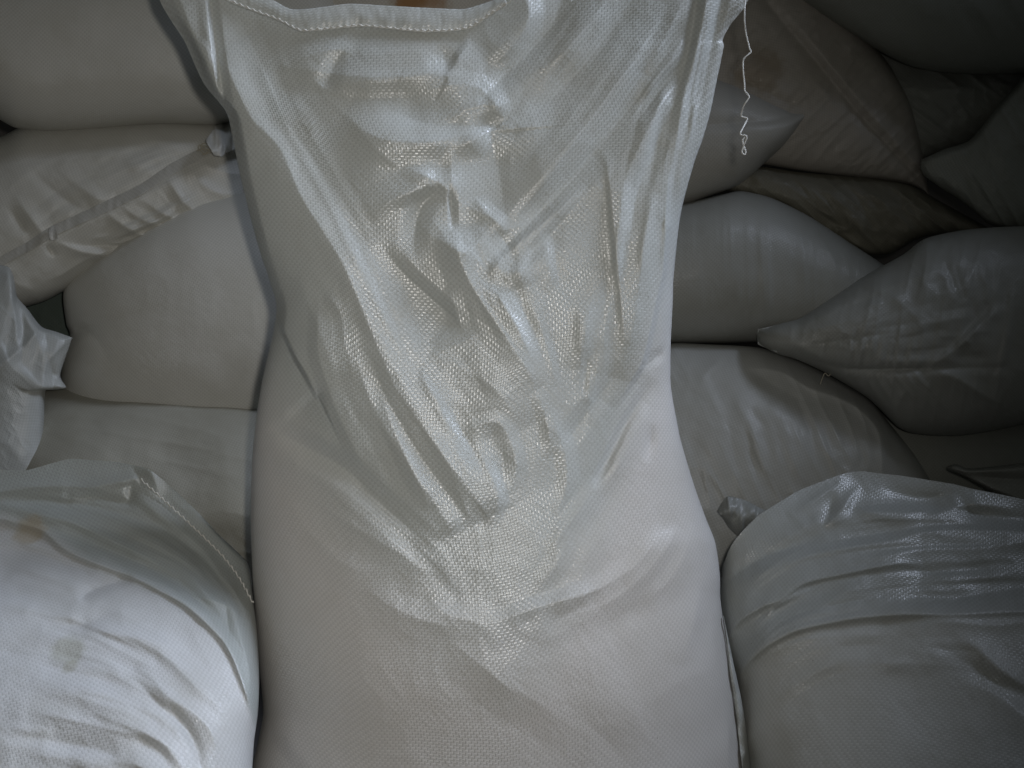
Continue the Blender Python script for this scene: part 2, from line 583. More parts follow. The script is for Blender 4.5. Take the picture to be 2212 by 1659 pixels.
MS = [
    # the long fold hanging from the left corner
    ([(440, -60, 7), (447, -10, 9), (460, 106, 14), (487, 145, 16), (512, 195, 18), (543, 257, 19), (604, 320, 18), (649, 423, 18), (694, 495, 17), (745, 580, 16), (790, 690, 14), (850, 830, 13), (910, 920, 12), (970, 1000, 11), (1035, 1085, 6), (1055, 1120, 0)], 105, 54, 1.35),
    ([(480, -40, 0), (545, 100, -3), (592, 196, -4), (619, 266, -4), (679, 347, -4), (735, 430, -3), (810, 560, -3), (860, 640, 0)], 40, 22, 1.5),
    ([(545, 100, 0), (575, 170, 2.2), (610, 250, 2), (640, 320, 0)], 14, 14, 1.5),
    ([(1010, 925, 0), (1045, 1000, 2.5), (1070, 1050, 3), (1076, 1085, 3), (1062, 1124, 1.5), (1045, 1130, 0)], 24, 10, 1.3),
    # side flap at the upper left
    ([(450, -60, -5), (455, 0, -6), (467, 100, -7), (480, 190, -7), (491, 248, -2)], 5, 9, 1.2),
    ([(372, -40, 3), (405, 40, 3), (430, 120, 3), (455, 190, 2), (470, 225, 0)], 10, 14, 1.5),
    # left border of the hanging cloth over the filled body
    ([(590, 625, 0), (603, 680, 5), (620, 722, 8), (641, 768, 10), (668, 815, 10), (686, 852, 3)], 5, 60, 1.2),
    ([(585, 925, 0), (620, 912, -3), (650, 885, -6), (684, 856, -4), (700, 850, 0)], 38, 10, 1.5),
    ([(690, 640, 0), (688, 700, 4), (690, 770, 5), (725, 880, 5), (768, 970, 4), (795, 1010, 0)], 12, 50, 1.4),
    ([(700, 640, 0), (720, 650, 3), (740, 690, 2), (745, 760, 0)], 10, 18, 1.4),
    ([(578, 920, 0), (620, 945, -5), (679, 975, -7), (743, 1011, -7), (800, 1066, -7), (860, 1120, -6), (940, 1190, 0)], 26, 18, 1.4),
    ([(592, 930, 0), (600, 950, 2), (640, 1000, 3), (720, 1045, 4), (800, 1110, 4), (890, 1175, 0)], 30, 22, 1.4),
    ([(815, 835, 0), (840, 900, 4), (866, 960, 5), (888, 1011, 5), (912, 1057, 4), (930, 1100, 0)], 14, 26, 1.4),
    ([(800, 760, 0), (830, 850, -4), (880, 940, -5), (925, 1010, -5), (985, 1090, -3), (1030, 1150, 0)], 16, 20, 1.4),
    # top middle: puffs below the hem
    ([(640, 90, 0), (690, 190, 4), (735, 235, 6), (769, 268, 8), (815, 325, 9), (870, 368, 6), (930, 400, 2)], 85, 60, 1.3),
    ([(700, 183, 0), (760, 178, 4), (800, 175, 6), (876, 169, 6), (939, 159, 5), (975, 165, 3), (1050, 170, 0)], 30, 60, 1.1),
    ([(625, 135, 0), (680, 116, 4), (730, 107, 4), (765, 118, 0)], 22, 22, 1.2),
    ([(750, 100, 0), (726, 135, -5), (708, 175, -3), (700, 190, 0)], 14, 14, 1.3),
    ([(760, 110, 0), (800, 120, 3), (880, 110, 3), (940, 120, 0)], 24, 40, 1.3),
    ([(880, 208, 0), (960, 188, 4), (1005, 183, 4), (1038, 193, 4), (1070, 226, 5), (1062, 243, 3), (1058, 262, 1)], 45, 16, 1.1),
    ([(980, 324, 0), (1020, 304, 5), (1056, 284, 4)], 30, 9, 1.1),
    ([(1050, 235, 0), (1062, 290, -6), (1072, 340, -8), (1080, 390, -8), (1088, 440, -7), (1096, 495, 0)], 62, 46, 1.05),
    ([(930, 250, 0), (990, 270, -3), (1050, 272, -4)], 20, 20, 1.4),
    ([(830, 232, 0), (900, 260, -4), (960, 270, -3), (1010, 262, 0)], 22, 30, 1.4),
    ([(985, 300, 0), (975, 360, 3), (980, 420, 3), (976, 480, 0)], 10, 30, 1.3),
    # folds from the right corner running down to the left
    ([(1130, -30, 6), (1142, 30, 9), (1128, 70, 9), (1092, 115, 7), (1060, 142, 2)], 45, 18, 1.3),
    ([(1015, 85, 0), (992, 125, 5), (970, 166, 2)], 7, 34, 1.1),
    ([(950, 95, 0), (960, 130, -5), (968, 160, 0)], 22, 16, 1.5),
    ([(1225, -40, -6), (1200, 40, -8), (1160, 95, -9), (1100, 150, -8), (1050, 180, 0)], 24, 24, 1.6),
    ([(1330, -60, 4), (1300, 10, 6), (1262, 60, 8), (1220, 112, 8), (1165, 150, 4), (1090, 187, 0)], 26, 30, 1.4),
    ([(1400, -60, 0), (1340, 40, -5), (1270, 130, -6), (1190, 215, -6), (1120, 270, 0)], 22, 24, 1.5),
    ([(1440, 10, 0), (1380, 110, 5), (1290, 235, 5), (1210, 345, 6), (1130, 450, 4), (1060, 525, 0)], 40, 18, 1.3),
    ([(1470, 40, 0), (1420, 150, -6), (1300, 310, -10), (1180, 445, -12), (1095, 530, -11), (1040, 572, 0)], 24, 24, 1.6),
    ([(1265, 395, 0), (1207, 453, 6), (1135, 512, 8), (1086, 556, 7), (1045, 605, 0)], 22, 14, 1.3),
    ([(1290, 400, 0), (1238, 453, -4), (1160, 540, -5), (1125, 592, 0)], 10, 26, 1.4),
    # pleats at the right corner and border
    ([(1540, -60, 4), (1526, 0, 7), (1503, 105, 8), (1478, 200, 7), (1462, 310, 6), (1438, 460, 2)], 12, 20, 1.3),
    ([(1512, -60, -5), (1500, 40, -7), (1480, 140, -7), (1455, 230, -4), (1440, 300, 0)], 9, 9, 1.4),
    ([(1565, -40, -4), (1545, 60, -5), (1520, 170, -4), (1495, 270, 0)], 8, 9, 1.4),
    ([(1490, -30, 0), (1448, 60, 5), (1420, 110, 5), (1392, 160, 0)], 12, 14, 1.3),
    ([(1480, 85, 0), (1437, 140, 5), (1405, 185, 6), (1385, 215, 2), (1370, 250, 0)], 14, 9, 1.2),
    ([(1478, 120, 0), (1440, 175, -5), (1405, 222, -4), (1385, 260, 0)], 9, 10, 1.4),
    ([(1460, 165, 0), (1415, 250, 5), (1375, 330, 6), (1348, 400, 5), (1335, 500, 4), (1328, 630, 0)], 16, 24, 1.3),
    ([(1450, 230, 0), (1410, 330, -5), (1375, 420, -4), (1360, 520, 0)], 12, 14, 1.5),
    ([(1308, 325, 0), (1318, 400, 3), (1327, 500, 3.5), (1340, 620, 3.5), (1352, 760, 0)], 5, 24, 1.1),
    ([(1440, 380, 0), (1400, 470, 4), (1385, 560, 4), (1380, 640, 0)], 16, 16, 1.4),
    ([(1455, 320, 0), (1440, 400, 4), (1436, 468, 5), (1431, 574, 6), (1416, 649, 7), (1389, 770, 8), (1366, 814, 6), (1325, 880, 0)], 44, 6, 1.2),
    ([(1450, 490, 4), (1447, 560, 0)], 12, 12, 1.4),
    ([(1300, 560, 0), (1280, 640, 3), (1265, 720, 4), (1255, 800, 0)], 22, 26, 1.4),
    ([(1275, 640, 0), (1262, 700, 1.5), (1268, 740, 1), (1270, 790, 0)], 12, 16, 1.2),
    # centre
    ([(868, 358, 0), (915, 378, 4), (955, 400, 5), (990, 432, 0)], 12, 18, 1.2),
    ([(795, 475, 0), (845, 434, 4), (915, 405, 6), (945, 398, 0)], 12, 26, 1.2),
    ([(955, 400, 0), (915, 440, -6), (897, 490, -6), (895, 560, 0)], 18, 16, 1.3),
    ([(972, 395, 0), (975, 440, -5), (977, 500, 0)], 4, 7, 1.2),
    ([(1028, 425, 0), (1040, 450, 4), (1072, 478, 4), (1095, 505, 0)], 14, 12, 1.2),
    ([(890, 470, 0), (950, 520, 3), (1000, 546, 9), (1030, 528, 6), (1075, 500, 0)], 26, 20, 1.3),
    ([(985, 530, 6), (998, 575, 8), (1035, 645, 8), (1086, 718, 7), (1135, 792, 4), (1165, 840, 0)], 24, 22, 1.3),
    ([(1040, 585, 0), (1080, 645, 5), (1120, 712, 5), (1155, 785, 0)], 12, 14, 1.3),
    ([(1060, 575, 0), (1115, 590, 3), (1165, 560, 3), (1200, 520, 0)], 18, 18, 1.3),
    ([(815, 525, 0), (880, 600, -6), (940, 655, -9), (984, 696, -6), (1005, 735, 0)], 50, 14, 1.3),
    ([(968, 620, 0), (978, 648, 3), (990, 690, 4), (1000, 730, 0)], 12, 12, 1.2),
    ([(960, 740, 0), (1000, 780, -3), (1035, 830, -4), (1050, 880, 0)], 40, 24, 1.5),
    ([(1150, 830, 0), (1175, 890, 2), (1185, 930, 3), (1190, 990, 0)], 10, 14, 1.3),
    ([(1180, 870, 0), (1215, 960, 2), (1225, 1040, 3), (1200, 1120, 0)], 12, 14, 1.3),
    ([(1003, 938, 0), (1035, 919, 2.5), (1073, 911, 3), (1095, 938, 3), (1111, 981, 3), (1115, 1016, 2), (1102, 1066, 0)], 18, 13, 1.2),
    ([(972, 865, 0), (990, 915, -3), (1025, 980, -3), (1058, 1040, 0)], 15, 13, 1.4),
    ([(1085, 960, 0), (1088, 1010, -2), (1085, 1060, 0)], 12, 12, 1.4),
    # right shoulder
    ([(1408, 815, 0), (1385, 860, -4), (1352, 918, -7), (1307, 1008, -6), (1282, 1055, 0)], 8, 13, 1.3),
    ([(1395, 870, 0), (1362, 925, 4), (1325, 1000, 4), (1290, 1060, 0)], 10, 26, 1.4),
    ([(1410, 915, 0), (1405, 955, -4), (1396, 1000, 0)], 8, 8, 1.3),
    ([(1385, 800, 0), (1420, 770, -4), (1445, 745, 0)], 8, 8, 1.3),
    ([(1340, 780, 0), (1290, 860, -3), (1240, 930, -3), (1215, 970, 0)], 14, 14, 1.5),
    ([(1436, 1140, 0), (1400, 1190, 6), (1360, 1232, 6), (1280, 1278, 3), (1190, 1305, 0)], 16, 14, 1.4),
    ([(1466, 1138, 0), (1442, 1180, 6), (1402, 1232, 6), (1330, 1292, 4), (1240, 1335, 0)], 14, 22, 1.4),
    ([(1300, 1030, 0), (1260, 1090, 3), (1215, 1150, 3), (1180, 1200, 0)], 14, 14, 1.4),
    ([(1240, 1150, 0), (1200, 1220, 3), (1150, 1290, 0)], 14, 14, 1.4),
    ([(1500, 1130, 0), (1480, 1200, 4), (1440, 1260, 4), (1370, 1320, 0)], 12, 20, 1.4),
    ([(1040, 1356, 0), (1100, 1335, 3), (1154, 1315, 5), (1230, 1293, 5), (1345, 1258, 0)], 30, 14, 1.2),
    ([(1515, 1240, 0), (1503, 1324, 6), (1485, 1390, 4), (1474, 1440, 0)], 34, 14, 1.3),
    # lower belly
    ([(940, 1365, 0), (1000, 1405, 4), (1045, 1440, 5), (1074, 1466, 6.5), (1110, 1490, 5), (1180, 1530, 3), (1280, 1600, 1.5), (1340, 1655, 0)], 34, 95, 1.25),
    ([(1310, 1600, 0), (1360, 1550, 4), (1400, 1522, 3), (1465, 1474, 5), (1515, 1452, 5), (1565, 1430, 3)], 60, 85, 1.25),
    ([(920, 1290, 0), (970, 1330, 4), (1030, 1345, 3), (1080, 1400, 0)], 26, 26, 1.4),
    ([(780, 1270, 0), (860, 1318, 3), (930, 1345, 3), (1000, 1356, 0)], 30, 20, 1.4),
    ([(640, 1060, 0), (760, 1135, 2.5), (870, 1200, 2.5), (940, 1245, 0)], 24, 20, 1.4),
    ([(600, 1040, 0), (650, 1130, 2), (720, 1200, 2), (800, 1250, 0)], 26, 26, 1.4),
    ([(560, 1560, 0), (600, 1620, -4), (660, 1690, -3), (720, 1740, 0)], 30, 16, 1.4),
    ([(1592, 1500, 0), (1580, 1560, 4), (1572, 1640, 4), (1590, 1720, 0)], 14, 8, 1.2),
    ([(1575, 1600, 0), (1588, 1625, -3), (1602, 1640, 0)], 6, 6, 1.2),
]
MS += [
    ([(740, 255, 0), (830, 300, 9), (930, 305, 12), (1010, 290, 11), (1060, 285, 3)], 30, 85, 1.5),
    ([(560, 130, 0), (660, 150, 5), (800, 165, 8), (930, 155, 7), (1000, 140, 0)], 24, 60, 1.5),
    ([(1200, 470, 0), (1150, 560, 4), (1090, 640, 5), (1050, 700, 0)], 60, 70, 1.5),
    ([(1420, 420, 0), (1390, 560, 8), (1370, 700, 9), (1340, 820, 0)], 50, 60, 1.5),
    ([(930, 760, 0), (1010, 800, 7), (1080, 850, 7), (1130, 930, 0)], 50, 80, 1.5),
    ([(640, 560, 0), (660, 640, 5), (700, 740, 5), (720, 820, 0)], 50, 40, 1.5),
]
MS += family([(455, 20), (540, 250), (650, 470), (760, 690), (900, 930)], [(560, 40), (650, 240), (760, 430), (870, 640), (1010, 960)], 12, 0.7, 9, 301)
MS += family([(1180, -20), (1130, 60), (1060, 150), (980, 230)], [(1500, 0), (1420, 150), (1280, 330), (1100, 560)], 22, 1.5, 10, 302, (0.3, 0.75))
MS += family([(1530, -30), (1490, 130), (1440, 330), (1390, 620)], [(1450, 60), (1380, 240), (1330, 450), (1290, 760)], 18, 1.6, 9, 303, (0.25, 0.6))
MS += family([(1560, 20), (1530, 180), (1480, 360), (1450, 560)], [(1510, 20), (1480, 180), (1450, 360), (1430, 620)], 10, 2.0, 6, 304, (0.3, 0.7))
MS += family([(700, 640), (740, 840), (830, 1010), (960, 1180)], [(900, 740), (960, 880), (1040, 1010), (1080, 1200)], 12, 1.3, 11, 305, (0.25, 0.6))
MS += family([(590, 960), (740, 1080), (900, 1220), (1060, 1400)], [(640, 900), (800, 1020), (960, 1180), (1080, 1300)], 10, 1.0, 13, 306, (0.3, 0.6))
MS += family([(1530, 1180), (1440, 1290), (1300, 1380), (1120, 1440)], [(1400, 900), (1330, 1050), (1250, 1180), (1110, 1330)], 14, 1.3, 11, 307, (0.25, 0.6))
MS += family([(1090, 480), (1120, 620), (1180, 780), (1220, 960)], [(1330, 470), (1330, 640), (1310, 800), (1260, 980)], 12, 1.6, 10, 308, (0.2, 0.5))
MS += family([(900, 470), (960, 560), (1020, 660), (1090, 800)], [(1040, 420), (1080, 520), (1140, 640), (1180, 780)], 6, 1.4, 9, 309, (0.2, 0.5))
MS += family([(650, 150), (780, 150), (900, 140), (1000, 120)], [(720, 330), (830, 330), (940, 310), (1060, 300)], 9, 1.0, 14, 310, (0.3, 0.7))
MS += family([(380, 0), (420, 90), (480, 230)], [(440, 0), (455, 100), (488, 220)], 7, 1.6, 6, 311, (0.3, 0.7))
main = sack("main", MAIN_T, MAIN_B, MAIN_L, MAIN_R, 1.1, 0.1, WHITE,
            "tall white sack in the middle, hauled up by its corners, loose folds above full belly",
            n=(560, 860), pw=(2.3, 2), strokes=MS, back=0.7,
            dprof=[(-100, 1.07), (400, 1.085), (800, 1.125), (1100, 1.165), (1660, 1.19), (2200, 1.17)],
            vshape=[(-100, 0.012), (150, 0.02), (400, 0.035), (700, 0.06), (900, 0.085), (1150, 0.12), (1450, 0.15), (1800, 0.16), (2050, 0.12), (2200, 0.04)],
            fill=([(300, 600), (540, 700), (600, 900), (700, 1090), (820, 1250), (950, 1360), (1080, 1420), (1180, 1370), (1290, 1150), (1380, 870), (1450, 650), (1600, 500)], 340), wr=(0.35, 0.12), seed=11, ang=1.5, sk=0.88, facet=0.85)
main_hem = strip("hem", "main", [(470, -46), (560, -17), (592, 1), (631, 20), (690, 16), (755, 8), (850, 13), (969, 19), (1005, 19), (1040, 9), (1090, -8)],
                 [(440, -36), (489, 3), (545, 25), (604, 47), (649, 69), (700, 66), (755, 60), (800, 60), (905, 70), (985, 68), (1022, 60), (1052, 40), (1096, 10)],
                 WHITE, lift=0.0045, bulge=0.002, n=(260, 24), parent=main, noise_mm=0.45)
stitching("main", [(489, -2), (545, 21), (604, 43), (649, 65), (700, 62), (755, 56), (800, 56), (905, 66), (985, 64), (1020, 56), (1050, 36), (1094, 8), (1130, -20)], THREAD, main, lift=0.0065)
strip("side_fold", "main", [(1562, 1330), (1574, 1430), (1588, 1530), (1603, 1660), (1613, 1760)], [(1563, 1330), (1584, 1430), (1605, 1530), (1622, 1660), (1630, 1760)],
      WHITE, lift=0.012, bulge=0.006, n=(160, 16), parent=main, noise_mm=4, seed=19)
THR = [(1613, -10), (1609, 8), (1608, 40), (1611, 70), (1619, 104), (1622, 112), (1616, 118), (1606, 128), (1605, 150), (1608, 180), (1609, 196), (1618, 208), (1616, 214), (1607, 228), (1601, 248), (1603, 252), (1613, 255), (1614, 258), (1607, 272), (1599, 288), (1602, 292), (1611, 293), (1613, 298), (1609, 308), (1604, 322), (1603, 330), (1609, 334), (1611, 328), (1606, 314), (1604, 302), (1609, 297)]
C = curve(THR, n=260)
zz = 1.06 + 0.006 * vnoise(np.linspace(0, 9, 260), np.zeros(260), 4)
th = tube("thread", at(C[:, 0], C[:, 1], zz), 0.0008, THREAD, main)
C = curve([(1609, 308), (1602, 318), (1594, 330)], n=20)
th2 = tube("thread_end", at(C[:, 0], C[:, 1], np.full(20, 1.061)), 0.0008, THREAD, th)
th2.location = (0, 0, 0)

# ------------------------------------------------------------------ foreground, left
FS = [
    ([(-120, 1085, 9), (0, 1119, 10), (90, 1143, 10), (136, 1182, 11), (191, 1209, 11), (287, 1244, 11), (347, 1274, 11), (409, 1310, 12), (478, 1375, 12), (505, 1420, 11), (535, 1500, 10), (552, 1560, 8)], 7, 60, 1.2),
    ([(0, 1062, 6), (96, 1049, 7), (197, 1052, 5), (240, 1060, 0)], 8, 26, 1.2),
    ([(150, 1075, 0), (207, 1051, 5), (284, 1037, 7), (300, 1030, 0)], 8, 12, 1.2),
    ([(160, 1074, 0), (215, 1080, -7), (273, 1087, -7), (290, 1060, 0)], 12, 10, 1.4),
    ([(290, 1022, 0), (322, 1018, 8), (335, 1040, 7), (345, 1075, 0)], 18, 14, 1.3),
    ([(276, 1090, 0), (284, 1050, -4), (290, 1032, 0)], 8, 8, 1.3),
    ([(300, 1040, 0), (395, 1120, -5), (470, 1195, -5), (520, 1260, -4), (545, 1310, -2)], 14, 18, 1.4),
    ([(290, 1060, 0), (340, 1110, 5), (430, 1180, 5), (500, 1270, 5), (545, 1350, 0)], 14, 14, 1.4),
    ([(0, 1083, -3), (164, 1089, -5), (300, 1117, -5), (420, 1190, -5), (500, 1280, -6), (545, 1390, -4)], 16, 14, 1.4),
    ([(0, 1100, 0), (150, 1110, 4), (260, 1130, 4), (380, 1190, 4), (450, 1250, 0)], 16, 12, 1.4),
    ([(180, 1160, 0), (240, 1170, 4), (300, 1195, 5), (345, 1215, 0)], 10, 12, 1.3),
    ([(270, 1150, 0), (340, 1180, 4), (420, 1230, 3), (470, 1290, 0)], 12, 12, 1.3),
    ([(300, 1215, 0), (390, 1260, -4), (470, 1330, -5), (530, 1420, -4), (550, 1500, 0)], 12, 10, 1.4),
    ([(410, 1280, 0), (445, 1292, 5), (490, 1308, 6), (520, 1340, 0)], 8, 14, 1.3),
    ([(488, 1300, 0), (492, 1350, -5), (500, 1400, 0)], 6, 6, 1.3),
    ([(505, 1320, 0), (520, 1380, 5), (540, 1450, 5), (550, 1520, 0)], 7, 7, 1.3),
    # the body below
    ([(170, 1300, 0), (186, 1284, -6), (210, 1271, -7), (260, 1256, -5), (290, 1250, 0)], 12, 14, 1.3),
    ([(60, 1318, 0), (100, 1340, -6), (153, 1352, -8), (200, 1342, -6), (262, 1322, 0)], 16, 22, 1.3),
    ([(-60, 1290, 0), (40, 1310, 4), (120, 1332, 4), (180, 1330, 0)], 14, 16, 1.4),
    ([(180, 1355, 0), (230, 1366, 5), (290, 1376, 6), (355, 1393, 5), (440, 1430, 0)], 18, 18, 1.3),
    ([(-80, 1400, 0), (40, 1410, -5), (160, 1420, -5), (280, 1450, 0)], 20, 20, 1.4),
    ([(290, 1440, 0), (325, 1462, 6), (372, 1508, 7), (421, 1540, 7), (456, 1580, 5), (475, 1650, 0)], 16, 14, 1.3),
    ([(250, 1440, 0), (300, 1475, -5), (350, 1530, -5), (400, 1570, -5), (440, 1640, 0)], 12, 14, 1.4),
    ([(60, 1540, 0), (132, 1550, 6), (237, 1576, 6), (330, 1594, 5), (400, 1640, 0)], 22, 16, 1.3),
    ([(60, 1480, 0), (140, 1490, 5), (220, 1502, 5), (300, 1540, 0)], 18, 16, 1.4),
    ([(0, 1590, 0), (100, 1600, -5), (220, 1625, -5), (340, 1680, 0)], 20, 18, 1.4),
    ([(150, 1620, 0), (230, 1640, 6), (330, 1665, 5), (400, 1720, 0)], 20, 16, 1.3),
    ([(360, 1510, 0), (390, 1560, -4), (425, 1620, -4), (440, 1700, 0)], 9, 10, 1.4),
    ([(20, 1230, 0), (80, 1228, 5), (140, 1250, 4), (190, 1280, 0)], 16, 18, 1.3),
    ([(-60, 1180, 0), (30, 1170, 5), (90, 1186, 5), (150, 1215, 0)], 14, 12, 1.3),
]
FS += family([(-60, 1040), (120, 1050), (280, 1080), (420, 1170), (545, 1330)], [(-60, 1110), (120, 1150), (280, 1225), (420, 1300), (540, 1480)], 34, 2.6, 7, 321, (0.2, 0.55))
FS += family([(-60, 1160), (90, 1190), (250, 1270), (400, 1360), (500, 1480)], [(-60, 1420), (90, 1440), (250, 1480), (380, 1560), (460, 1660)], 30, 2.8, 11, 322, (0.2, 0.5))
FS += family([(-60, 1420), (100, 1450), (260, 1490), (380, 1560), (450, 1670)], [(-60, 1640), (100, 1650), (220, 1670), (300, 1700), (360, 1760)], 18, 2.8, 12, 323, (0.25, 0.6))
left = sack("left", [(-420, 1040), (-200, 1020), (-60, 1014), (40, 1016), (66, 1014), (147, 992), (200, 994), (251, 998), (310, 1010), (327, 1017), (368, 1050), (423, 1102), (470, 1152), (500, 1180)],
            [(-420, 2150), (-100, 2200), (200, 2200), (480, 2150)],
            [(-420, 1040), (-470, 1500), (-420, 2150)],
            [(500, 1180), (537, 1222), (548, 1304), (556, 1375), (560, 1470), (557, 1540), (549, 1600), (545, 1660), (540, 1800), (480, 2150)],
            1.0, 0.07, BLUISH, "bluish white sack filling the lower left corner, sewn mouth folded over its top",
            n=(380, 440), pw=(2.6, 2), strokes=FS, back=1.0,
            dprof=[(980, 1.24), (1150, 1.23), (1230, 1.20), (1330, 1.14), (1500, 1.08), (1700, 1.04), (2000, 1.02), (2200, 1.1)],
            vshape=[(980, 0.03), (1150, 0.05), (1300, 0.08), (1600, 0.11), (2000, 0.11), (2200, 0.02)],
            fill=([(-400, 1080), (0, 1122), (90, 1146), (191, 1212), (287, 1247), (347, 1278), (409, 1316), (478, 1380), (505, 1425), (548, 1560)], 40), wr=(0.8, 0.2), seed=23, ang=12, sk=0.8)
stitching("left", [(304, 1036), (340, 1068), (395, 1118), (440, 1160), (477, 1197), (500, 1225), (520, 1254), (546, 1302)], THREAD, left, lift=0.0025, rad=0.0008)

for i, (x, y) in enumerate([(145, 1408), (150, 1440), (70, 1150)]):
    set_stain(BLUISH, i, 'left', x, y)

# ------------------------------------------------------------------ foreground, right
QS = [
    ([(1555, 1270, 0), (1600, 1232, -5), (1675, 1192, -7), (1770, 1172, -7), (1855, 1157, -7), (2022, 1134, -6), (2212, 1128, -4)], 12, 24, 1.4),
    ([(1590, 1265, 0), (1680, 1225, 4), (1771, 1193, 6), (1917, 1168, 7), (2022, 1147, 7), (2212, 1147, 6), (2400, 1140, 4)], 26, 14, 1.2),
    ([(1800, 1225, 0), (1900, 1204, 5), (2000, 1186, 6), (2110, 1184, 6), (2212, 1172, 6), (2350, 1160, 3)], 20, 12, 1.2),
    ([(1562, 1400, 3), (1580, 1362, 7), (1600, 1338, 8), (1640, 1312, 8), (1680, 1296, 9), (1738, 1259, 9), (1826, 1238, 10), (1938, 1216, 8), (1985, 1218, 0)], 8, 46, 1.15),
    ([(1690, 1360, 0), (1760, 1320, 4), (1840, 1270, 6), (1930, 1235, 6), (1990, 1240, 0)], 22, 20, 1.4),
    ([(1900, 1300, 0), (1990, 1290, -5), (2080, 1290, -5), (2212, 1262, -3)], 18, 20, 1.4),
    ([(1990, 1262, 0), (2060, 1248, 4), (2150, 1245, 4), (2212, 1230, 2)], 16, 14, 1.3),
    ([(1583, 1490, 4), (1600, 1452, 8), (1621, 1424, 9), (1667, 1388, 10), (1729, 1359, 10), (1854, 1334, 10), (1960, 1326, 10), (2062, 1326, 9), (2212, 1320, 8), (2400, 1310, 6)], 10, 22, 1.2),
    ([(1610, 1460, 0), (1680, 1405, 5), (1760, 1378, 5), (1880, 1372, 3), (1960, 1380, 0)], 22, 12, 1.3),
    ([(1960, 1352, 0), (2050, 1345, 5), (2150, 1350, 5), (2212, 1342, 4)], 14, 12, 1.3),
    ([(1700, 1120, 0), (1760, 1080, 5), (1800, 1055, 5), (1840, 1030, 0)], 14, 12, 1.3),
    ([(1780, 1140, 0), (1820, 1100, 6), (1835, 1075, 6), (1860, 1050, 0)], 10, 14, 1.3),
    ([(1800, 1060, 0), (1790, 1110, -5), (1770, 1150, 0)], 10, 10, 1.3),
    ([(1840, 1095, 0), (1890, 1108, 6), (1960, 1112, 5), (2020, 1095, 0)], 12, 18, 1.3),
    ([(1900, 1050, 0), (1960, 1070, -5), (2020, 1075, -6), (2080, 1060, 0)], 12, 14, 1.4),
    ([(1990, 1120, 0), (2050, 1100, 6), (2110, 1090, 6), (2200, 1100, 0)], 12, 14, 1.3),
    ([(2060, 1060, 0), (2110, 1110, -5), (2212, 1120, -4)], 12, 10, 1.4),
    ([(2030, 1400, 0), (2100, 1440, -5), (2160, 1480, -5), (2212, 1500, -4)], 26, 20, 1.4),
    ([(2060, 1370, 0), (2110, 1400, 5), (2165, 1450, 7), (2230, 1490, 5)], 16, 20, 1.4),
    ([(2070, 1470, 0), (2150, 1500, 5), (2230, 1560, 5)], 22, 20, 1.4),
    ([(1900, 1400, 0), (2000, 1410, 3), (2080, 1440, 0)], 26, 26, 1.4),
]
QS += family([(1570, 1280), (1700, 1130), (1880, 1070), (2060, 1080), (2260, 1110)], [(1570, 1340), (1700, 1240), (1880, 1190), (2060, 1180), (2260, 1180)], 22, 2.6, 8, 331, (0.2, 0.55))
QS += family([(1575, 1380), (1700, 1260), (1880, 1210), (2060, 1200), (2260, 1190)], [(1590, 1460), (1700, 1370), (1880, 1330), (2060, 1320), (2260, 1310)], 22, 2.6, 8, 332, (0.2, 0.55))
QS += family([(1620, 1480), (1780, 1390), (1960, 1370), (2230, 1370)], [(1640, 1600), (1800, 1480), (1980, 1460), (2230, 1500)], 12, 1.8, 12, 333, (0.2, 0.5))
right = sack("right", [(1560, 1225), (1580, 1178), (1605, 1146), (1640, 1112), (1680, 1087), (1725, 1060), (1772, 1041), (1826, 1022), (1860, 1018), (1897, 1022), (1950, 1028), (2001, 1036), (2060, 1046), (2106, 1057), (2212, 1079), (2400, 1130), (2640, 1200)],
             [(1640, 2150), (1900, 2200), (2300, 2200), (2640, 2100)],
             [(1560, 1225), (1556, 1300), (1566, 1390), (1580, 1450), (1592, 1490), (1596, 1540), (1602, 1600), (1616, 1665), (1630, 1800), (1640, 2150)],
             [(2640, 1200), (2680, 1600), (2640, 2100)],
             1.1, 0.09, GREY, "grey white sack filling the lower right corner, with curved folds across its shoulder",
             n=(380, 440), pw=(2.4, 2), strokes=QS, back=1.0,
             dprof=[(1000, 1.32), (1150, 1.29), (1330, 1.26), (1500, 1.24), (1800, 1.18), (2200, 1.15)],
             vshape=[(1000, 0.02), (1100, 0.05), (1250, 0.08), (1400, 0.12), (1700, 0.15), (2000, 0.14), (2200, 0.02)],
             fill=([(1560, 1500), (1592, 1470), (1667, 1390), (1729, 1361), (1854, 1336), (2062, 1328), (2640, 1300)], 60), wr=(0.8, 0.2), seed=31, ang=-8, sk=0.95)

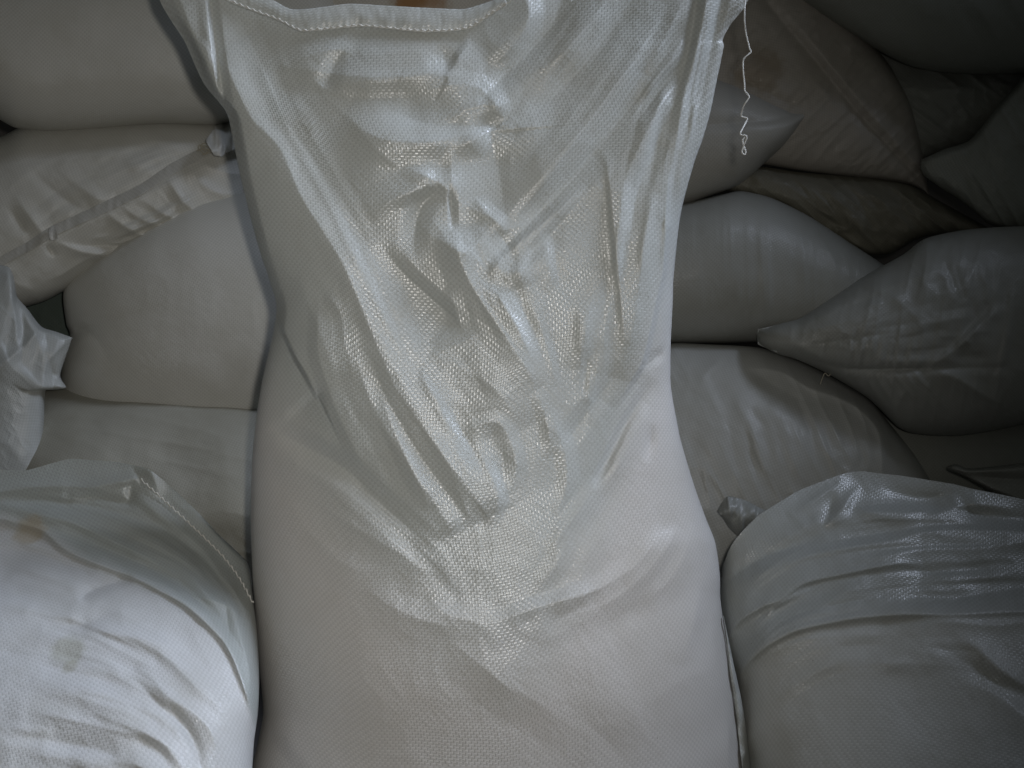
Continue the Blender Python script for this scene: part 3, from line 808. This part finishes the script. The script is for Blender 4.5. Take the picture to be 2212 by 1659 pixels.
# ------------------------------------------------------------------ the heap behind, left
STA = woven("woven_stained", (0.62, 0.59, 0.53), (0.55, 0.52, 0.46), 0.42, 0.3, weave=0.8,
            stain=[(obj_pos(885, -2, 1.40), 0.034, (0.33, 0.16, 0.05), 0.85), (obj_pos(905, -22, 1.40), 0.05, (0.36, 0.19, 0.07), 0.75)])
sack("topmid", [(520, -300), (860, -310), (1180, -300)], [(520, 40), (600, 60), (860, 120), (1180, 90)], [(520, -300), (490, -120), (520, 40)], [(1180, -300), (1220, -100), (1180, 90)],
     1.50, 0.10, STA, "cream sack with rusty orange stain, peeping out above the tall middle sack's hem", strokes=[], tilt=(0, -0.15), seed=41, wr=(1, 0.2))
for i, (x, y) in enumerate([(880, 4), (915, 0)]):
    set_stain(STA, i, "topmid", x, y)
sack("A", [(-330, -130), (100, -150), (700, -150)],
     [(-330, 130), (-120, 200), (-40, 238), (0, 259), (30, 275), (60, 281), (102, 285), (160, 284), (220, 279), (300, 272), (352, 269), (459, 270), (560, 262), (700, 235)],
     [(-330, -130), (-390, 0), (-330, 130)], [(700, -150), (760, 40), (700, 235)],
     1.44, 0.125, CREAM, "plump smooth cream sack lying across the top left corner", n=(260, 200), pw=(3.0, 2.3), seed=51, wr=(0.8, 0.1), tilt=(0.05, 0), ang=3,
     strokes=[([(-60, 160, 0), (20, 190, 2), (120, 180, 2), (260, 160, 0)], 40, 40, 1.6), ([(300, 250, 0), (380, 235, 2), (460, 240, 0)], 20, 20)])
BS = [
    # gathered seam across the end
    ([(-60, 600, -2), (0, 560, -3), (105, 496, -3), (233, 436, -3), (300, 402, -3), (380, 356, -3), (440, 328, -1)], 9, 9, 1.3),
    ([(-60, 640, 0), (20, 590, 3), (105, 520, 4), (233, 462, 4), (340, 408, 4), (430, 365, 3), (500, 330, 0)], 16, 16, 1.4),
    ([(105, 512, 0), (165, 540, 5), (220, 551, 7), (270, 552, 5), (330, 540, 0)], 10, 14, 1.2),
    ([(120, 520, 0), (180, 530, -3), (260, 530, -4), (330, 520, 0)], 8, 9, 1.3),
    ([(225, 455, 0), (270, 490, 5), (330, 516, 6), (400, 521, 5), (440, 505, 0)], 9, 12, 1.2),
    ([(260, 445, 0), (320, 480, 4), (390, 500, 4), (440, 490, 0)], 9, 10, 1.2),
    ([(360, 385, 0), (378, 410, 5), (400, 440, 5), (450, 478, 0)], 10, 12, 1.2),
    ([(300, 425, 0), (350, 460, 3), (400, 480, 3), (450, 470, 0)], 8, 8, 1.3),
    ([(410, 365, 0), (440, 400, 3), (480, 420, 3), (530, 420, 0)], 10, 10, 1.3),
    ([(430, 350, 0), (480, 370, 3), (530, 380, 0)], 9, 9, 1.3),
    ([(60, 365, 0), (100, 400, -3), (160, 445, -3), (200, 455, 0)], 12, 12, 1.4),
    ([(120, 360, 0), (170, 400, 3), (215, 430, 3), (250, 425, 0)], 12, 12, 1.4),
    ([(30, 420, 0), (60, 460, 4), (90, 500, 3), (100, 510, 0)], 10, 14, 1.3),
    ([(10, 440, 0), (40, 480, -3), (70, 520, 0)], 9, 9, 1.3),
    ([(250, 330, 0), (300, 360, 3), (350, 370, 0)], 16, 16, 1.4),
    ([(300, 290, 0), (360, 310, 3), (430, 318, 0)], 12, 14, 1.4),
    ([(20, 600, 0), (50, 620, 3), (90, 640, 0)], 12, 12, 1.4),
    ([(100, 525, 0), (110, 540, -4), (125, 555, 0)], 5, 5, 1.3),
]
BS += family([(40, 600), (160, 530), (300, 470), (440, 400)], [(90, 640), (240, 565), (380, 525), (530, 450)], 16, 2.4, 6, 341, (0.2, 0.5))
BS += family([(0, 420), (120, 340), (300, 290), (440, 280)], [(60, 530), (170, 460), (300, 395), (430, 330)], 14, 1.8, 8, 342, (0.2, 0.5))
sackB = sack("B", [(-330, 330), (-100, 310), (0, 295), (60, 270), (200, 262), (330, 258), (430, 262), (500, 272), (555, 292)],
     [(-330, 760), (-200, 730), (-40, 692), (55, 663), (102, 648), (168, 612), (240, 572), (316, 551), (433, 515), (510, 480), (535, 465), (560, 440)],
     [(-330, 330), (-390, 540), (-330, 760)], [(555, 292), (578, 360), (575, 410), (560, 440)],
     1.46, 0.105, CREAM, "cream sack on the left with a gathered sewn seam sloping down across its end", n=(320, 260), pw=(2.6, 2.4), strokes=BS, sk=1.35, seed=61, wr=(1.0, 0.3), tilt=(0.03, -0.05), ang=-24)
hb = strip("hem", "B", [(-40, 590), (0, 556), (60, 522), (105, 492), (170, 462), (233, 432), (300, 400), (370, 353), (430, 322), (470, 302)],
      [(-40, 615), (0, 578), (60, 545), (105, 517), (170, 486), (233, 458), (300, 424), (375, 377), (440, 343), (482, 322)], CREAM, lift=0.0012, bulge=0.0006, n=(220, 12), parent=sackB, noise_mm=1.0)
tb = strip("corner_tab", "B", [(443, 303), (455, 288), (470, 270), (500, 262), (530, 266)], [(462, 336), (480, 338), (490, 330), (520, 318), (545, 316)], CREAM, lift=0.045, bulge=0.012, n=(60, 40), parent=sackB, noise_mm=7, seed=9)
tb2 = strip("corner_tab", "B", [(104, 494), (112, 488), (121, 487)], [(106, 518), (116, 520), (126, 515)], CREAM, lift=0.012, bulge=0.004, n=(24, 20), parent=sackB, noise_mm=2, seed=10)
k = np.linspace(0, 1, 200)
tang_x = 434 + 16 * vnoise(k * 11, k * 0, 71) + 12 * np.sin(k * 31) + 26 * k * 0.6
tang_y = 324 + 10 * vnoise(k * 12, k * 0 + 3, 72) + 8 * np.cos(k * 27) - 2 * k
tube("thread", at(tang_x, tang_y, front_depth("B", [(440, 325)])[0] - 0.016 + 0.003 * vnoise(k * 15, k, 73)), 0.0007, OLDTHREAD, sackB)
sack("C", [(146, 600), (240, 520), (400, 430), (600, 410), (850, 440)], [(146, 900), (300, 950), (600, 960), (850, 940)],
     [(146, 600), (136, 640), (143, 699), (151, 722), (140, 760), (132, 806), (134, 850), (146, 900)], [(850, 440), (900, 660), (850, 940)],
     1.45, 0.12, CREAM, "smooth full cream sack half hidden by the left side of the tall middle sack", n=(240, 220), pw=(2.4, 2.2), seed=81, wr=(0.9, 0.12),
     strokes=[([(145, 705, 0), (180, 712, -4), (215, 740, -2), (240, 790, 0)], 10, 10, 1.3), ([(150, 760, 0), (175, 735, 3), (215, 715, 0)], 10, 10)], tilt=(0.04, 0.05), ang=2)
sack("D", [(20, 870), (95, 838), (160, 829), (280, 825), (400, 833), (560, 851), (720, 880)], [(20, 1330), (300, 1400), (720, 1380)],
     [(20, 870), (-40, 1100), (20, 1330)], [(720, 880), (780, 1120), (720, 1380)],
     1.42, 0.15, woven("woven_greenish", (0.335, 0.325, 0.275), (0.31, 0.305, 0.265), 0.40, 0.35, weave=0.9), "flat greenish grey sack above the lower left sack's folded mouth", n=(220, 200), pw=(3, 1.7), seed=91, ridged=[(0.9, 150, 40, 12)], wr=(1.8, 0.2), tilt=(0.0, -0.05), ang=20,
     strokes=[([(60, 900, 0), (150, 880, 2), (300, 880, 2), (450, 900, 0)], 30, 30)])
ES = [
    ([(18, 560, 5), (26, 640, 7), (34, 700, 5), (38, 760, 0)], 10, 6, 1.3),
    ([(40, 640, 0), (60, 690, 6), (80, 730, 4), (95, 780, 0)], 10, 8, 1.3),
    ([(50, 660, 0), (50, 720, -5), (46, 790, 0)], 8, 8, 1.3),
    ([(0, 790, 5), (50, 750, 7), (92, 708, 7), (120, 717, 4)], 18, 10, 1.3),
    ([(155, 730, 3), (120, 760, 5), (95, 800, 4), (90, 900, 3), (88, 1000, 0)], 26, 6, 1.3),
    ([(100, 760, 0), (112, 800, -4), (115, 835, -3)], 6, 8, 1.3),
]
sack("E", [(-280, 560), (-60, 565), (0, 572), (20, 578), (30, 600), (37, 640), (60, 668), (89, 705), (120, 716), (156, 729)],
     [(-280, 1120), (-60, 1130), (40, 1110), (88, 1060)],
     [(-280, 560), (-310, 840), (-280, 1120)], [(156, 729), (146, 760), (130, 811), (143, 837), (120, 842), (99, 842), (94, 930), (88, 1060)],
     1.34, 0.05, GREY, "pale sack at the left edge with a limp empty corner flopping over its neighbours", n=(260, 240), pw=(2.6, 2.6), strokes=ES, seed=101, wr=(1.4, 0.35), fill=0.3, ang=30)
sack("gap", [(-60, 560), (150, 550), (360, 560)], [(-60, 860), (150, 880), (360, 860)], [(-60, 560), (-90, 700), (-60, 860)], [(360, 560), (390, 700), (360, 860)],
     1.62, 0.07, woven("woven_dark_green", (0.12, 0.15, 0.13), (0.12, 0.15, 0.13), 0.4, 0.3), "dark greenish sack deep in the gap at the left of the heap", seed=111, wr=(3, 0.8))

# ------------------------------------------------------------------ the heap behind, right
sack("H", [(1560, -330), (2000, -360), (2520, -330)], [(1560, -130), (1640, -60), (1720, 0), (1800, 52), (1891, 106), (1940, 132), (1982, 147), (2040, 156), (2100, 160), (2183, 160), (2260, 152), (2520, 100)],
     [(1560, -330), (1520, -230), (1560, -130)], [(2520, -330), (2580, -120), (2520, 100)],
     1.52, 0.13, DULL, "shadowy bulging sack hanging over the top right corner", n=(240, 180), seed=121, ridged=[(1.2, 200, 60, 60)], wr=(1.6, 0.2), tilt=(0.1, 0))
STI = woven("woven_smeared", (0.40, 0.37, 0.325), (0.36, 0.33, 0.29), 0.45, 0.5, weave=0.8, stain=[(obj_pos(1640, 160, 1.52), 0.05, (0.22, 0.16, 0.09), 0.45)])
IS = [
    ([(1640, -20, -4), (1673, 25, -6), (1760, 130, -7), (1850, 240, -7), (1966, 366, -6), (2010, 420, 0)], 12, 9, 1.3),
    ([(1690, 10, 0), (1775, 115, 6), (1862, 222, 6), (1975, 350, 5)], 9, 22, 1.3),
    ([(1560, 150, 0), (1640, 190, -4), (1710, 225, -4), (1760, 230, 0)], 12, 12, 1.3),
    ([(1580, 120, 0), (1640, 150, 3), (1700, 180, 0)], 12, 12, 1.3),
    ([(1740, 150, 0), (1780, 200, 3), (1830, 260, 0)], 10, 10, 1.3),
] + [([(1800 + 36 * i, 130 + 42 * i, 0), (1785 + 36 * i, 150 + 42 * i, 3), (1765 + 36 * i, 175 + 42 * i, 0)], 8, 8, 1.3) for i in range(5)] \
  + [([(1820 + 30 * i, 105 + 36 * i, 0), (1850 + 30 * i, 92 + 36 * i, 3), (1880 + 28 * i, 85 + 38 * i, 0)], 8, 8, 1.3) for i in range(6)]
sack("I", [(1400, -60), (1600, -90), (1760, -70), (1860, 60), (1925, 145)],
     [(1400, 330), (1560, 345), (1644, 355), (1730, 369), (1800, 378), (1900, 389), (1958, 398), (1990, 410), (2008, 425)],
     [(1400, -60), (1370, 140), (1400, 330)], [(1925, 145), (1965, 222), (1988, 310), (2008, 425)],
     1.53, 0.08, STI, "dingy sack with a sewn edge running diagonally, beside the dangling thread", n=(260, 220), pw=(2.6, 3), strokes=IS, sk=1.2, seed=131, ridged=[(1.6, 90, 22, -45), (0.8, 40, 12, -40)], wr=(1.4, 0.4), tilt=(0.1, 0), ang=40)
set_stain(STI, 0, 'I', 1640, 150)
JS = [([(1440, 272, 0), (1524, 270, -5), (1600, 264, -6), (1673, 258, -6), (1755, 232, -2)], 10, 16, 1.3),
      ([(1560, 175, 0), (1637, 210, 4), (1700, 245, 3), (1750, 240, 0)], 12, 8, 1.3),
      ([(1595, 280, 0), (1592, 320, 1.5), (1590, 360, 0)], 10, 10)]
sackJ = sack("J", [(1380, 120), (1480, 145), (1550, 166), (1600, 186), (1637, 204), (1709, 236), (1755, 229)], [(1380, 455), (1440, 448), (1485, 440), (1530, 424), (1590, 403), (1622, 380), (1652, 352), (1690, 318), (1720, 282)],
     [(1380, 120), (1350, 300), (1380, 455)], [(1755, 229), (1750, 245), (1735, 262), (1720, 282)],
     1.47, 0.09, woven("woven_shade", (0.43, 0.42, 0.385), (0.40, 0.39, 0.36), 0.42, 0.35, weave=0.8), "sack with a rounded end and pointed flap, peeping out right behind the dangling thread", n=(220, 200), pw=(2.6, 2.2), strokes=JS, seed=141, wr=(0.7, 0.15), tilt=(0.1, 0))
KS = [
    ([(1720, 420, 0), (1770, 460, -6), (1830, 500, -6), (1860, 530, 0)], 10, 10, 1.3),
    ([(1760, 400, 0), (1810, 440, 6), (1850, 480, 6), (1880, 520, 0)], 10, 10, 1.3),
    ([(1830, 400, 0), (1860, 440, -5), (1885, 490, -5), (1890, 520, 0)], 10, 10, 1.3),
    ([(1870, 400, 0), (1910, 440, 5), (1930, 490, 0)], 12, 10, 1.3),
    ([(1790, 480, 0), (1840, 520, 7), (1890, 545, 5), (1950, 530, 0)], 12, 10, 1.3),
    ([(1620, 400, 0), (1680, 420, 4), (1740, 440, 0)], 10, 10, 1.3),
    ([(1940, 420, 0), (1980, 470, -5), (2000, 500, 0)], 14, 12, 1.3),
]
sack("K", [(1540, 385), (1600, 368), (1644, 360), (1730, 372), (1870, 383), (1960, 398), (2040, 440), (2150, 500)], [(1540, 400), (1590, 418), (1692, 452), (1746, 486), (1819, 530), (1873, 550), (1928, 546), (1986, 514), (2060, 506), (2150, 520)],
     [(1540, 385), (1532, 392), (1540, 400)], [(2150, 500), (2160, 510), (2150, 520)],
     1.53, 0.06, woven("woven_brown_shaded", (0.20, 0.19, 0.15), (0.18, 0.17, 0.14), 0.45, 0.5), "small dim brownish sack crumpled into the crevice right of centre", n=(240, 140), pw=(2.6, 2.2), strokes=KS, seed=151, ridged=[(3.5, 70, 20, 40)], wr=(2.0, 0.8), tilt=(0.1, 0), ang=15)  # shade of the crevice is put into the brownish base colour
LS = [([(1640, 480, 0), (1646, 560, 2.5), (1650, 640, 2.5), (1648, 720, 0)], 6, 8, 1.3), ([(1655, 500, 0), (1660, 600, 2), (1660, 700, 0)], 5, 5, 1.3),
      ([(1735, 540, 0), (1738, 610, 1.6), (1734, 690, 0)], 6, 8, 1.3), ([(1750, 470, 0), (1820, 530, 2.5), (1880, 580, 0)], 14, 10, 1.3),
      ([(1770, 500, 0), (1800, 560, 2.5), (1815, 620, 0)], 9, 9, 1.3)]
sack("L", [(1360, 470), (1440, 445), (1485, 438), (1560, 420), (1600, 413), (1650, 422), (1690, 437), (1750, 468), (1830, 520), (1900, 566), (1980, 620)], [(1360, 735), (1450, 741), (1560, 741), (1640, 739), (1740, 742), (1860, 740), (1980, 720)],
     [(1360, 470), (1320, 600), (1360, 735)], [(1980, 620), (1990, 670), (1980, 720)],
     1.47, 0.11, DIM, "round smooth sack just right of the tall middle sack's narrow waist", n=(240, 200), pw=(2.6, 2.3), strokes=LS, seed=161, ridged=[(0.5, 150, 16, 88)], wr=(1.0, 0.12), tilt=(0.12, 0))
MSK = [
    ([(1740, 760, 0), (1781, 786, -5), (1849, 797, -6), (1930, 797, -6), (2004, 796, -6), (2080, 795, -4), (2170, 794, -2)], 8, 8, 1.3),
    ([(1990, 806, 0), (2040, 770, 6), (2085, 735, 8), (2130, 690, 7), (2175, 660, 0)], 12, 12, 1.3),
    ([(2000, 800, 0), (2060, 815, 6), (2120, 850, 6), (2180, 885, 0)], 14, 10, 1.3),
    ([(2010, 780, 0), (2060, 740, -5), (2120, 680, -5), (2160, 640, 0)], 12, 12, 1.4),
    ([(2185, 640, 4), (2175, 720, 6), (2160, 800, 6), (2150, 880, 3), (2150, 940, 0)], 8, 12, 1.2),
    ([(2050, 770, 0), (2110, 770, -7), (2150, 780, 0)], 20, 16, 1.4),
    ([(1660, 730, 0), (1720, 745, 4), (1780, 780, 4), (1800, 810, 0)], 10, 10, 1.3),
    ([(1880, 620, 0), (1930, 640, 3), (1990, 700, 3), (2010, 760, 0)], 14, 14, 1.4),
    ([(2010, 560, 0), (2000, 640, 3), (1980, 720, 0)], 12, 14, 1.4),
    ([(2100, 540, 0), (2080, 620, 4), (2030, 680, 0)], 14, 14, 1.4),
] + [([(1812 + 21 * i + 4 * math.sin(i * 2.1), 800, 0), (1806 + 22 * i, 815, 3.2), (1816 + 25 * i, 850, 2.4), (1838 + 27 * i, 895, 0)], 5, 6, 1.3) for i in range(9)] \
  + [([(1822 + 22 * i, 700 + 8 * math.sin(i * 1.7), 0), (1816 + 22 * i, 750, 2.2), (1814 + 21 * i, 790, 2.8), (1814 + 21 * i, 797, 0)], 5, 6, 1.3) for i in range(9)]
MSK += family([(1690, 720), (1820, 660), (1960, 590), (2150, 530)], [(1720, 760), (1860, 770), (2000, 770), (2160, 760)], 22, 2.4, 8, 351, (0.2, 0.5))
MSK += family([(2000, 560), (2040, 640), (2080, 720)], [(2180, 540), (2180, 620), (2170, 700)], 8, 3.0, 8, 352, (0.3, 0.6))
sackM = sack("M", [(1638, 712), (1660, 708), (1685, 699), (1729, 686), (1789, 647), (1869, 595), (1949, 551), (2000, 515), (2090, 496), (2212, 489), (2330, 500), (2480, 540)],
     [(1638, 742), (1677, 764), (1721, 777), (1789, 808), (1877, 862), (1941, 924), (1989, 938), (2069, 941), (2149, 929), (2280, 900), (2480, 850)],
     [(1638, 712), (1635, 727), (1638, 742)], [(2480, 540), (2520, 690), (2480, 850)],
     1.42, 0.13, DIM, "broad sack on the right with pleated end seam, narrowing to a point at left", n=(340, 280), pw=(2.0, 2.3), strokes=MSK, sk=1.05, seed=171, ridged=[(1.5, 110, 26, 100)], wr=(1.2, 0.3), tilt=(0.1, 0), ang=0)
strip("corner_tab", "M", [(1636, 711), (1660, 706), (1690, 698)], [(1637, 744), (1655, 752), (1680, 762)], GREY, lift=0.006, bulge=0.003, n=(40, 24), parent=sackM, noise_mm=3, seed=14)
C = curve([(1800, 800), (1790, 812), (1782, 806), (1776, 818), (1772, 830)], n=60)
tube("thread", at(C[:, 0], C[:, 1], front_depth("M", [(1790, 806)])[0] - 0.006), 0.0008, OLDTHREAD, sackM)
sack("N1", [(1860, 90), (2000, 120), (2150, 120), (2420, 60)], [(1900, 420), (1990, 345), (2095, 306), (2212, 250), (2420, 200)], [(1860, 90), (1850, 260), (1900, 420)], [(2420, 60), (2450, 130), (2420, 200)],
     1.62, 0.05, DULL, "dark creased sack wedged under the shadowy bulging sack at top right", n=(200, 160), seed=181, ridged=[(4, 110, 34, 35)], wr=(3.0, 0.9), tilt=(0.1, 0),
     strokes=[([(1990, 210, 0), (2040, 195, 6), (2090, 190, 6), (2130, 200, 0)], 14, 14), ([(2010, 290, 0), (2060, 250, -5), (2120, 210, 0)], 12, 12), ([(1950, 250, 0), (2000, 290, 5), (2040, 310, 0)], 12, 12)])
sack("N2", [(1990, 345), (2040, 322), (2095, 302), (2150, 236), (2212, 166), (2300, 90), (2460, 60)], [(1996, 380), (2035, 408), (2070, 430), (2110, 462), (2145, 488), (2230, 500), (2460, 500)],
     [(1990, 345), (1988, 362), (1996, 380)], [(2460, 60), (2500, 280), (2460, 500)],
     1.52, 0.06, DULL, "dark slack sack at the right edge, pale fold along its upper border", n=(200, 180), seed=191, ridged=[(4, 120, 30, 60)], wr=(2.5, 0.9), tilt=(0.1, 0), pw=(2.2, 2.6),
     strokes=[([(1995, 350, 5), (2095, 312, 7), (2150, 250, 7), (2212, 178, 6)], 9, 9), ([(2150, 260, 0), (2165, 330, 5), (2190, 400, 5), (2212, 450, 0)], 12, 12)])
OS = [
    ([(1560, 790, 0), (1680, 800, 4), (1750, 838, 6), (1810, 858, 7), (1858, 884, 7), (1898, 930, 7), (1906, 1000, 5), (1900, 1070, 0)], 8, 20, 1.2),
    ([(1740, 800, 0), (1800, 832, -4), (1880, 880, -5), (1925, 950, -5), (1950, 1030, 0)], 10, 10, 1.4),
    ([(1600, 780, 0), (1650, 820, -4), (1720, 860, -4), (1800, 880, 0)], 20, 16, 1.4),
    ([(1500, 850, 0), (1530, 800, 3), (1570, 775, 0)], 14, 14, 1.4),
    ([(1660, 870, 0), (1690, 940, 2.5), (1720, 1010, 2.5), (1750, 1060, 0)], 10, 14, 1.3),
    ([(1740, 920, 0), (1790, 980, 3), (1850, 1040, 3), (1890, 1080, 0)], 12, 12, 1.3),
    ([(1620, 900, 0), (1640, 980, 2), (1660, 1060, 0)], 10, 12, 1.3),
    ([(1700, 1050, 0), (1740, 1100, 3), (1750, 1140, 0)], 10, 10, 1.3),
]
OS += family([(1480, 800), (1560, 900), (1600, 1040)], [(1880, 900), (1880, 1000), (1860, 1080)], 18, 1.8, 9, 361, (0.3, 0.7))
sackO = sack("O", [(1340, 790), (1400, 760), (1450, 742), (1530, 744), (1640, 751), (1721, 777), (1789, 810), (1877, 863), (1929, 924), (1975, 982), (2009, 1036)],
     [(1340, 1300), (1600, 1330), (1850, 1280), (2040, 1120)], [(1340, 790), (1310, 1050), (1340, 1300)], [(2009, 1036), (2028, 1070), (2040, 1120)],
     1.40, 0.12, GREY, "mid grey sack with a stand-up hem along its right edge, above the lower right sack", n=(280, 260), pw=(2.4, 2.2), strokes=OS, sk=1.25, seed=201, ridged=[(1.6, 130, 34, 65)], wr=(1.4, 0.3), tilt=(0.08, -0.1), ang=-20)
strip("corner_tab", "O", [(1549, 1104), (1560, 1084), (1575, 1072), (1613, 1082), (1652, 1101), (1690, 1096)], [(1562, 1120), (1575, 1140), (1600, 1160), (1626, 1146), (1650, 1128), (1676, 1110)], GREY,
      lift=0.022, bulge=0.016, n=(80, 50), parent=sackO, noise_mm=5, seed=17)
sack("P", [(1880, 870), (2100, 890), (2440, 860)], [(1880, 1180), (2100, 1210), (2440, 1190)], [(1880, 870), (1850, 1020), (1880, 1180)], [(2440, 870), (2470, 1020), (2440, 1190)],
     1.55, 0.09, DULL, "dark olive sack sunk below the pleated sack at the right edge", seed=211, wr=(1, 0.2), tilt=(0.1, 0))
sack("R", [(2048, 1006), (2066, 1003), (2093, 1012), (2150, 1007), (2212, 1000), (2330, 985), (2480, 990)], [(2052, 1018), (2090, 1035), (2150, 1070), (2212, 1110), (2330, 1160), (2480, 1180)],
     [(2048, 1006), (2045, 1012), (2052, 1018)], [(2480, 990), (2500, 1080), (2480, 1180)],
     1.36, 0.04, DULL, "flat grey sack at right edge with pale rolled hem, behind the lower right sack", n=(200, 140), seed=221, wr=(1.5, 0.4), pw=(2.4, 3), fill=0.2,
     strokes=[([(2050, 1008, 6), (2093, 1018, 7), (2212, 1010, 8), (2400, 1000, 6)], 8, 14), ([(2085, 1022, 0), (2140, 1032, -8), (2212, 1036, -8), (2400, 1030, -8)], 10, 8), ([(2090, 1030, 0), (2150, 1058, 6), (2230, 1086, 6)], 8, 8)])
